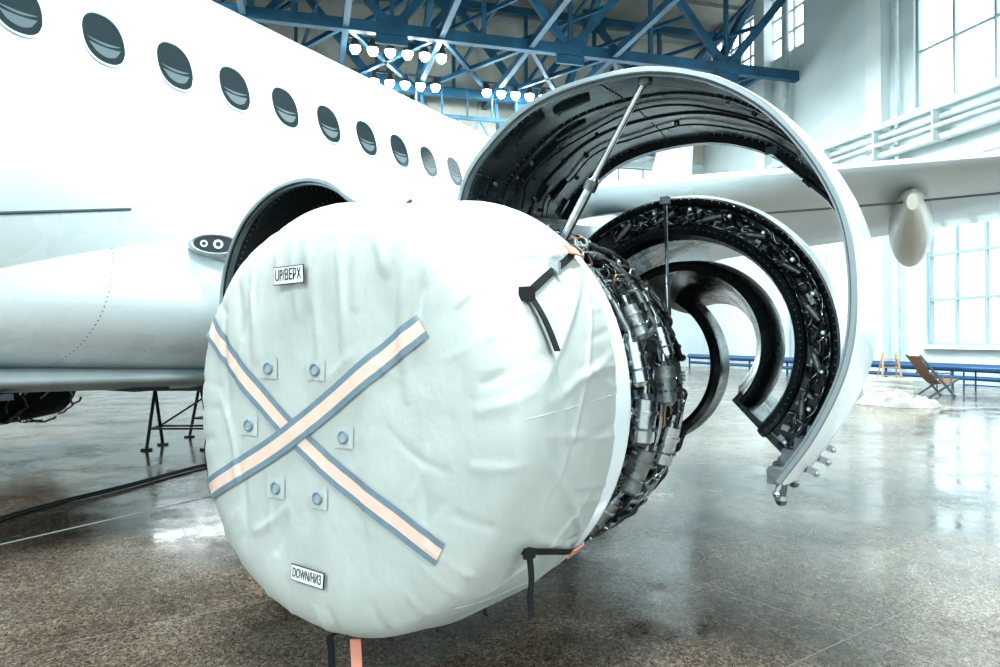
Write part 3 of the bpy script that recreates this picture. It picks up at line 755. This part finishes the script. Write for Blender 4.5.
# ------------------------------------------------------------------ fabric intake cover
cover = empty('engine_intake_cover')
CP = [(2.35, 0.0), (2.352, 0.3), (2.36, 0.55), (2.372, 0.78), (2.398, 0.895), (2.455, 0.967), (2.55, 1.0), (2.72, 1.025), (3.0, 1.06), (3.25, 1.085), (3.40, 1.095)]
HW, HH, CCX, CCZ = 0.98, 1.015, -2.28, 1.33
def base_pt(y, s, th):
    k = (y-2.36)/1.04
    ct, st = cos(th), sin(th)
    e = 0.94
    x = CCX+HW*(1-0.055*k)*s*math.copysign(abs(ct)**e, ct)+0.02*k
    z = CCZ+0.05*k+HH*s*math.copysign(abs(st)**e, st)
    return Vector((x, y, z))
def smooth(a, b_, x):
    t = max(0, min(1, (x-a)/(b_-a))); return t*t*(3-2*t)
CR = []
rc = random.Random(17)
def crease(a, c, w, h, bow=0.0):
    a, c = Vector(a), Vector(c); mid = (a+c)/2; d = c-a
    off = Vector((-d.z, 0, d.x))*bow
    pts = catmull([a, mid+off, c], 3); L = len(pts)-1
    for i in range(L):
        CR.append((pts[i], pts[i+1], w, h, i/L, (i+1)/L))
def fp(x, z): return (x, 2.37, z)
def sp_(y, deg):
    for k in range(200):
        u = 5+5*k/199
        i = min(int(u), len(CP)-2)
        if CP[i][0]+(CP[i+1][0]-CP[i][0])*(u-i) >= y: break
    s = CP[i][1]+(CP[i+1][1]-CP[i][1])*(u-i)
    return base_pt(y, s, radians(deg))
for k in range(14):
    x = -2.98+k*0.10+rc.uniform(-.03, .03); top = 1.33+0.93*sqrt(max(0, 1-((x+2.28)/1.02)**2))
    crease(fp(x, top), fp(x+rc.uniform(-.08, .10), top-rc.uniform(0.25, 0.75)), rc.uniform(.015, .030), rc.uniform(.008, .015)*rc.choice([1, 1, -1]), rc.uniform(-.06, .06))
for k in range(20):
    x = rc.uniform(-2.95, -1.55); z = rc.uniform(0.5, 1.6); a = radians(rc.choice([80, 95, 70, 110, 35, 150])); l = rc.uniform(0.2, 0.55)
    crease(fp(x, z), fp(x+cos(a)*l, z+sin(a)*l), rc.uniform(.012, .024), rc.uniform(.005, .010)*rc.choice([1, -1]), rc.uniform(-.1, .1))
for k in range(30):
    dg = k*12+rc.uniform(-5, 5); t = radians(dg)
    a = base_pt(2.37, rc.uniform(0.68, 0.86), t); c = sp_(rc.uniform(2.5, 2.8), dg+rc.uniform(-4, 4))
    m_ = base_pt(2.43, 0.94, radians(dg+1)); w, h = rc.uniform(.014, .026), rc.uniform(.005, .011)*rc.choice([1, -1])
    CR.append((a, m_, w, h, 0.0, 0.5)); CR.append((m_, c, w, h, 0.5, 1.0))
for k in range(38):
    dg = k*9.5+rc.uniform(-4, 4); y1 = rc.uniform(2.8, 3.2); d2 = dg+rc.uniform(-9, 9)
    w, h = rc.uniform(.013, .024), rc.uniform(.006, .013)*rc.choice([1, 1, -1])
    P3 = [sp_(3.40, dg), sp_((3.4+y1)/2, (dg+d2)/2), sp_(y1, d2)]
    CR.append((P3[0], P3[1], w, h, 0.30, 0.65)); CR.append((P3[1], P3[2], w, h, 0.65, 1.0))
for y0, d0, y1, d1, w, h in ((3.38, 38, 2.62, 8, .022, .015), (3.38, 12, 2.66, 4, .018, .012), (3.36, -8, 2.62, -2, .016, .011), (3.38, -38, 2.62, -6, .024, .015), (3.38, -42, 2.66, -26, .020, .013), (3.38, 42, 2.60, 44, .020, .013), (2.60, 46, 2.85, -20, .026, .010), (3.36, 62, 2.62, 74, .022, .013), (3.36, -55, 2.60, -72, .024, .014), (3.3, 30, 2.7, -18, .016, .009), (3.2, -20, 2.58, -48, .018, .010)):
    N_ = 6
    for i in range(N_):
        f0, f1 = i/N_, (i+1)/N_
        CR.append((sp_(y0+(y1-y0)*f0, d0+(d1-d0)*f0), sp_(y0+(y1-y0)*f1, d0+(d1-d0)*f1), w, h, 0.12+0.88*f0, 0.12+0.88*f1))
CRF = []
for a, c, w, h, t0, t1 in CR:
    d = c-a; mid = (a+c)/2
    CRF.append((a.x, a.y, a.z, d.x, d.y, d.z, max(1e-9, d.length_squared), w, h, t0, t1, mid.x, mid.y, mid.z, (d.length/2+3*w)**2))
def creases(p):
    px, py, pz = p.x, p.y, p.z; best = {}
    for (ax_, ay, az_, dx, dy, dz, L2, w, h, t0, t1, mx_, my_, mz_, rad2) in CRF:
        mx, my, mz = px-mx_, py-my_, pz-mz_
        if mx*mx+my*my+mz*mz > rad2: continue
        qx, qy, qz = px-ax_, py-ay, pz-az_
        t = (qx*dx+qy*dy+qz*dz)/L2
        if t < 0: t = 0.0
        elif t > 1: t = 1.0
        ex, ey, ez = qx-dx*t, qy-dy*t, qz-dz*t
        d2 = (ex*ex+ey*ey+ez*ez)/(w*w)
        if d2 > 9: continue
        T = t0+(t1-t0)*t
        v = h*exp(-d2)*max(0.0, sin(pi*min(1, max(0, T))))**0.6
        key = (w, h)
        if key not in best or abs(v) > abs(best[key]): best[key] = v
    return sum(best.values())
def disp(p, th=0.0, s=0.0, y=0.0):
    q = p
    d = 0.018*noise.noise(Vector((q.x*1.3, q.y*1.6, q.z*1.1+3)))
    d += 0.011*noise.noise(Vector((q.x*4.2+q.z*0.4, q.y*2.0, q.z*1.0+7)))
    d += creases(p)
    if th < 0: d += 0.025*smooth(2.5, 2.9, y)*(-sin(th))**2*(0.5+0.5*noise.noise(Vector((th*3, y*2.5, 8))))
    d += 0.003*noise.noise(Vector((q.x*8, q.y*7, q.z*5)))
    return d
def nrm_at(y, s, th):
    k = min(1, max(0, (s-0.82)/0.18)); k = k*k*(3-2*k)
    return Vector((cos(th)*k, -(1-k)*1.0-0.05, sin(th)*k)).normalized()
def surf(y, s, th, off=0.0):
    p = base_pt(y, s, th); n = nrm_at(y, s, th)
    tt = th % (2*pi)
    if tt > pi: tt -= 2*pi
    k = 1.0 if y < 3.25 else max(0.45, 1-(y-3.25)/0.27)
    return p+n*(disp(p, tt, s, y)*k+off)
def prof_at(u):
    i = min(int(u), len(CP)-2); t = u-i
    p = [CP[max(i-1, 0)], CP[i], CP[i+1], CP[min(i+2, len(CP)-1)]]
    f = lambda a, b_, c, d: 0.5*((2*b_)+(c-a)*t+(2*a-5*b_+4*c-d)*t*t+(3*b_-a-3*c+d)*t**3)
    return f(*[q[0] for q in p]), f(*[q[1] for q in p])
def y_of_s(s):
    lo, hi = 0.0, float(len(CP)-1)
    for _ in range(30):
        m_ = (lo+hi)/2
        if prof_at(m_)[1] < s: lo = m_
        else: hi = m_
    return prof_at(lo)[0]
def face_pt(x, z, off=0.006):
    th = atan2((z-CCZ)/HH, (x-CCX)/HW); s = 0.5; y = 2.36
    for _ in range(8):
        ref = base_pt(y, 1.0, th); k = (y-2.36)/1.04
        cxx, czz = CCX+0.02*k, CCZ+0.05*k
        want = Vector((x-cxx, z-czz)); cur = Vector((ref.x-cxx, ref.z-czz))
        s = min(1.03, want.length/cur.length); y = y_of_s(s)
        th += atan2(want.y, want.x)-atan2(cur.y, cur.x)
    return surf(y, s, th, off)
NT, NU = 420, 180
rings = []
for j in range(NU+1):
    u = 0.02+(len(CP)-1.02)*j/NU; y, s = prof_at(u)
    rings.append([surf(y, s, -pi+0.0001+2*pi*i/NT) for i in range(NT)])
rings.append([base_pt(3.41, 1.07, -pi+2*pi*i/NT) for i in range(NT)])
b = MB(); b.loft(rings); b.add([surf(2.35, 0.0, 0)], [], 0)
c0 = len(b.v)-1
for i in range(NT): b.f.append((c0, (i+1) % NT, i)); b.m.append(0)
b.obj('cover_fabric', M_fab, cover, ang=80)
def ringline(u, off, a0=0, a1=360, n=260):
    y, s = prof_at(u); return [surf(y, s, radians(a0+(a1-a0)*i/n), off) for i in range(n+1)]
tubes('cover_seams', [ringline(9.75, 0.001)]+[[surf(*prof_at(5.5+0.25*k), radians(a), 0.0) for k in range(19)] for a in (58, 2, -50, -120, 150)], 0.0022, M_fab, cover, 1)
def tape(name, PTS, w, wc, off):
    P = [Vector((p.x, p.y)) for p in catmull([(a, c, 0) for a, c in PTS], 50)]
    b = MB(); cols = [-w/2, -w*0.36, -wc/2, -wc/6, wc/6, wc/2, w*0.36, w/2]; rings = []
    for i, c in enumerate(P):
        d = (P[min(i+1, len(P)-1)]-P[max(i-1, 0)]).normalized(); pz = Vector((-d.y, d.x))
        rings.append([face_pt(c.x+pz.x*k, c.y+pz.y*k, off) for k in cols])
    for i in range(len(P)-1):
        for j in range(7):
            b.add([rings[i][j], rings[i][j+1], rings[i+1][j+1], rings[i+1][j]], [(0, 1, 2, 3)], 1 if 2 <= j <= 4 else 0)
    b.obj(name, [M_tapeb, M_tapec], cover, ang=80)
tape('reflective_tape_1', [(-3.10, 1.78), (-2.48, 1.28), (-1.64, 0.82)], 0.112, 0.056, 0.008)
tape('reflective_tape_2', [(-3.09, 0.93), (-2.48, 1.25), (-1.72, 1.76)], 0.112, 0.056, 0.012)
b = MB()
for gx, gz in ((-2.62, 1.565), (-2.31, 1.565), (-2.755, 1.285), (-2.14, 1.270), (-2.57, 1.00), (-2.29, 0.985)):
    c = face_pt(gx, gz, 0.006)
    P = [face_pt(gx+a, gz+d_, 0.006) for a in (-.058, -.02, .02, .058) for d_ in (-.050, -.02, .02, .050)]
    b.add(P, [(i*4+j, i*4+j+1, (i+1)*4+j+1, (i+1)*4+j) for i in range(3) for j in range(3)], 0)
    rr_ = [[c+Vector((r*cos(2*pi*i/24), -o, r*sin(2*pi*i/24))) for i in range(24)] for r, o in ((0.031, 0.002), (0.029, 0.009), (0.022, 0.010), (0.018, 0.004))]
    b.loft(rr_, 1); b.add(rr_[-1], [tuple(range(24))], 2)
b.obj('grommets', [M_fab, M_tapeb, M_eye], cover)
def label(name, txt, x, z, w, h, tilt, size):
    c = face_pt(x, z, 0.024); b = MB(); R = Matrix.Rotation(tilt, 3, 'Y')
    b.box(c, (w, 0.004, h), 1, R); b.box(c-Vector((0, 0.002, 0)), (w-0.008, 0.004, h-0.008), 0, R)
    b.obj(name+'_plate', [M_label, M_ink], cover, smooth=False)
    cu = bpy.data.curves.new(name, 'FONT'); cu.body = txt; cu.size = size; cu.align_x = 'CENTER'; cu.align_y = 'CENTER'; cu.extrude = 0.0008
    cu.materials.append(M_ink)
    o = bpy.data.objects.new(name, cu); COL.objects.link(o); o.parent = cover
    o.location = c-Vector((0, 0.0050, 0)); o.rotation_euler = (pi/2, tilt, 0)
    bpy.context.view_layer.update()
    k = min(1.2, (w-0.03)/max(0.01, o.dimensions.x)); o.scale = (k, 1.05, 1)
label('label_up', 'UP/\u0412\u0415\u0420\u0425', -2.455, 2.00, 0.195, 0.085, radians(-2), 0.070)
label('label_down', 'DOWN/\u041d\u0418\u0417', -2.345, 0.625, 0.205, 0.075, radians(4), 0.058)
def ribbon(b, pts, w, wdir, mi=0):
    pts = catmull(pts, 6)
    for i in range(len(pts)-1):
        a, c = pts[i], pts[i+1]; k = Vector(wdir)*w/2; t = Vector(wdir).cross(c-a).normalized()*0.003
        b.add([a-k+t, a+k+t, c+k+t, c-k+t, a-k-t, a+k-t, c+k-t, c-k-t], [(0,1,2,3),(7,6,5,4),(0,4,5,1),(2,6,7,3),(1,5,6,2),(0,3,7,4)], mi)
def side(y, deg, off=0.012):
    for k in range(400):
        u = 5+5*k/399
        if prof_at(u)[0] >= y: break
    yy, s = prof_at(u); return surf(yy, s, radians(deg), off)
b = MB()
ribbon(b, [side(3.42, 43, 0.02), side(3.25, 40), side(3.0, 36), side(2.68, 30)], 0.040, (-0.5, 0, 0.86))
ribbon(b, [side(2.70, 31, 0.02), side(2.69, 25, 0.03), side(2.71, 20, 0.03), side(2.72, 15, 0.035)], 0.052, (0, 1, 0))
b.box(side(2.67, 30, 0.02), (0.05, 0.06, 0.06)); b.box(side(3.05, 37, 0.02), (0.05, 0.03, 0.06), 1)
ribbon(b, [side(3.42, -42, 0.02), side(3.2, -38.5, 0.02), side(2.95, -34, 0.02), side(2.62, -29, 0.03)], 0.032, (0.5, 0, 0.86))
p = side(2.64, -29, 0.05)
b.box(p, (0.035, 0.05, 0.04))
ribbon(b, [p, p+Vector((0.01, 0, -0.10)), p+Vector((0.0, 0.01, -0.18)), p+Vector((0.01, 0.0, -0.27))], 0.045, (0, 1, 0))
p = Vector((-2.33, 2.50, 0.31))
ribbon(b, [p+Vector((0.2, 0.1, -0.01)), p, p+Vector((-0.01, -0.01, -0.08)), p+Vector((-0.01, 0.0, -0.24))], 0.036, (0.8, 0.5, 0))
b.obj('straps', [M_web, M_steel], cover)
b = MB()
p = Vector((-2.22, 2.52, 0.30)); ribbon(b, [p, p+Vector((0.0, 0.01, -0.12)), p+Vector((0.01, 0, -0.27))], 0.05, (0.87, 0.5, 0))
for dg in (42.0, -40.5):
    p = side(3.32, dg, 0.035); b.box(p, (0.06, 0.13, 0.010), 0, Matrix.Rotation(radians(90-dg), 3, 'Y'))
b.obj('streamer_tags', M_tag, cover)
b = MB()
for y, dg in ((2.66, -82), (2.85, -75), (3.05, -66), (3.3, -58)):
    p = side(y, dg, 0.0); b.cyl(p, p+Vector((0.005, 0, -0.035)), 0.012, 0.012, 0, 10); b.ball(p+Vector((0.005, 0, -0.04)), 0.016, 0, 8)
p = side(3.1, 96, 0.0); b.cyl(p, p+Vector((0.05, 0, 0.03)), 0.012, 0.01, 0, 8); b.cyl(p, p+Vector((-0.05, 0, 0.02)), 0.012, 0.01, 0, 8)
b.obj('hem_hooks', M_black, cover)

# ------------------------------------------------------------------ floor level things
tubes('air_hose', [[(-4.6, -1.6, 0.03), (-5.8, 0.9, 0.03), (-7.25, 3.3, 0.03), (-7.7, 4.9, 0.03), (-8.1, 6.4, 0.03), (-8.3, 9, 0.03), (-7.6, 13, 0.03)]], 0.026, M_black, None, 8)
b = MB(); b.box((-6.5, 5, 0.002), (0.02, 40, 0.004)); b.obj('painted_floor_line', M_label, smooth=False)

def trestle(x, y, rot):
    b = MB(); R = Matrix.Rotation(rot, 3, 'Z'); V = lambda a, c, z: R @ Vector((a, c, z))+Vector((x, y, 0))
    for s in (-0.45, 0.45):
        b.beam(V(s, -0.28, 0), V(s, 0.0, 0.92), 0.035, 0.035); b.beam(V(s, 0.28, 0), V(s, 0.0, 0.92), 0.035, 0.035)
        b.beam(V(s, -0.18, 0.32), V(s, 0.18, 0.32), 0.03, 0.03)
        for c in (-0.28, 0.28): b.box(V(s, c, 0.015), (0.12, 0.12, 0.03))
    b.beam(V(-0.5, 0, 0.92), V(0.5, 0, 0.92), 0.06, 0.05)
    for c, z in ((-0.19, 0.32), (0.19, 0.32)): b.beam(V(-0.45, c, z), V(0.45, c, z), 0.03, 0.03)
    b.beam(V(-0.45, 0.19, 0.32), V(0.45, 0.02, 0.88), 0.025, 0.025)
    b.obj('steel_trestle', M_black, smooth=False)
trestle(-9.85, 7.15, 0.55)
trestle(-10.45, 8.35, 0.3)

# heap of folded canvas covers: crumpled sheets draped over a low mound, plus rolled ones behind
b = MB(); rr = random.Random(2); x0, y0 = -0.1, 20.8
for k, (dx, dy, rx, ry, hz) in enumerate(((0, 0, 0.62, 0.42, 0.36), (0.55, -0.1, 0.38, 0.34, 0.24), (-0.5, 0.1, 0.42, 0.36, 0.30), (0.15, -0.35, 0.5, 0.3, 0.2), (0.8, 0.1, 0.25, 0.22, 0.16))):
    NR, NA = 14, 44; rings = []
    for j in range(NR+1):
        t = j/NR; ring = []
        for i in range(NA):
            a = 2*pi*i/NA; f = 1+0.22*noise.noise(Vector((cos(a)*1.6, sin(a)*1.6, k*3.1)))
            h = hz*(1-t**2.2)*(1+0.5*noise.noise(Vector((cos(a)*t*4+k, sin(a)*t*4, 3)))) + 0.05*abs(noise.noise(Vector((cos(a)*t*9, sin(a)*t*9, k+5))))*(1-t)
            ring.append((x0+dx+rx*f*t*cos(a), y0+dy+ry*f*t*sin(a), max(0.005, h)))
        rings.append(ring)
    b.loft(rings)
for k in range(4):
    px = x0-0.2; py = y0+1.2; b.cyl((px-0.6, py+0.1*k, 0.14+0.13*k), (px+0.6, py+0.3, 0.14+0.13*k), 0.13, None, 0, 14)
b.obj('canvas_pile', M_cloth, ang=80)
def lounge(x, y, rot):
    b = MB(); R = Matrix.Rotation(rot, 3, 'Z'); V = lambda a, c, z: R @ Vector((a, c, z))+Vector((x, y, 0))
    for c in (-0.3, 0.3):
        b.beam(V(-0.75, c, 1.25), V(0.35, c, 0.02), 0.05, 0.05); b.beam(V(-0.45, c, 0.02), V(0.45, c, 0.55), 0.05, 0.05)
        b.beam(V(-0.45, c, 0.72), V(0.25, c, 0.72), 0.06, 0.04); b.beam(V(0.2, c, 0.72), V(0.25, c, 0.02), 0.04, 0.04)
    b.beam(V(-0.45, -.3, 0.04), V(-0.45, .3, 0.04), 0.04, 0.04); b.beam(V(0.35, -.3, 0.04), V(0.35, .3, 0.04), 0.04, 0.04)
    pts = catmull([V(-0.73, 0, 1.22), V(-0.5, 0, 0.85), V(-0.15, 0, 0.46), V(0.15, 0, 0.40), V(0.45, 0, 0.55)], 5)
    ribbon(b, pts, 0.54, R @ Vector((0, 1, 0)), 1)
    b.obj('lounge_chair', [M_dsteel, M_brown], smooth=False)
lounge(0.95, 24.6, radians(35))
b = MB(); x, y = 2.65, 27.4
R = Matrix.Rotation(ROT, 3, 'Z'); V = lambda a, c, z: R @ Vector((a, c, z))+Vector((x, y, 0))
b.box(V(0.0, 0, 0.75), (0.6, 2.0, 0.06), 0, R)
for a in (-.25, .25):
    for c in (-.9, .9): b.beam(V(a, c, 0), V(a, c, 0.74), 0.05, 0.05)
for c in (-.9, .9): b.beam(V(-.25, c, 0.2), V(.25, c, 0.2), 0.04, 0.04)
b.beam(V(0, -.9, 0.2), V(0, .9, 0.2), 0.04, 0.04)
b.obj('work_bench', M_bluerail, smooth=False)
b = MB(); x, y = -0.3, 26.8
R = Matrix.Rotation(radians(20), 3, 'Z'); V = lambda a, c, z: R @ Vector((a, c, z))+Vector((x, y, 0))
for s in (-1, 1):
    b.beam(V(s*0.35, -0.3, 0), V(s*0.2, 0, 1.3), 0.06, 0.05); b.beam(V(s*0.35, 0.4, 0), V(s*0.2, 0, 1.3), 0.05, 0.04)
for k in range(4): b.beam(V(-0.32+k*0.03, -0.24+0.06*k, 0.25+0.27*k), V(0.32-k*0.03, -0.24+0.06*k, 0.25+0.27*k), 0.09, 0.03)
b.obj('wooden_stepladder', M_wood, smooth=False)

# ------------------------------------------------------------------ world, camera
w = bpy.data.worlds.new('sky'); scene.world = w; w.use_nodes = True
bg = w.node_tree.nodes['Background']; bg.inputs[0].default_value = (0.80, 0.95, 1.0, 1); bg.inputs[1].default_value = 1.35
cam = bpy.data.cameras.new('camera'); co = bpy.data.objects.new('camera', cam); COL.objects.link(co)
co.location = (0, 0, 1.7); co.rotation_euler = (radians(90.53), 0, radians(29.74))
cam.sensor_width = 36; cam.lens = 25.2; cam.clip_end = 300
scene.camera = co
scene.view_settings.view_transform = 'Standard'
try: scene.view_settings.look = 'Medium High Contrast'
except Exception as e: print('look', e)
scene.view_settings.exposure = 0.24
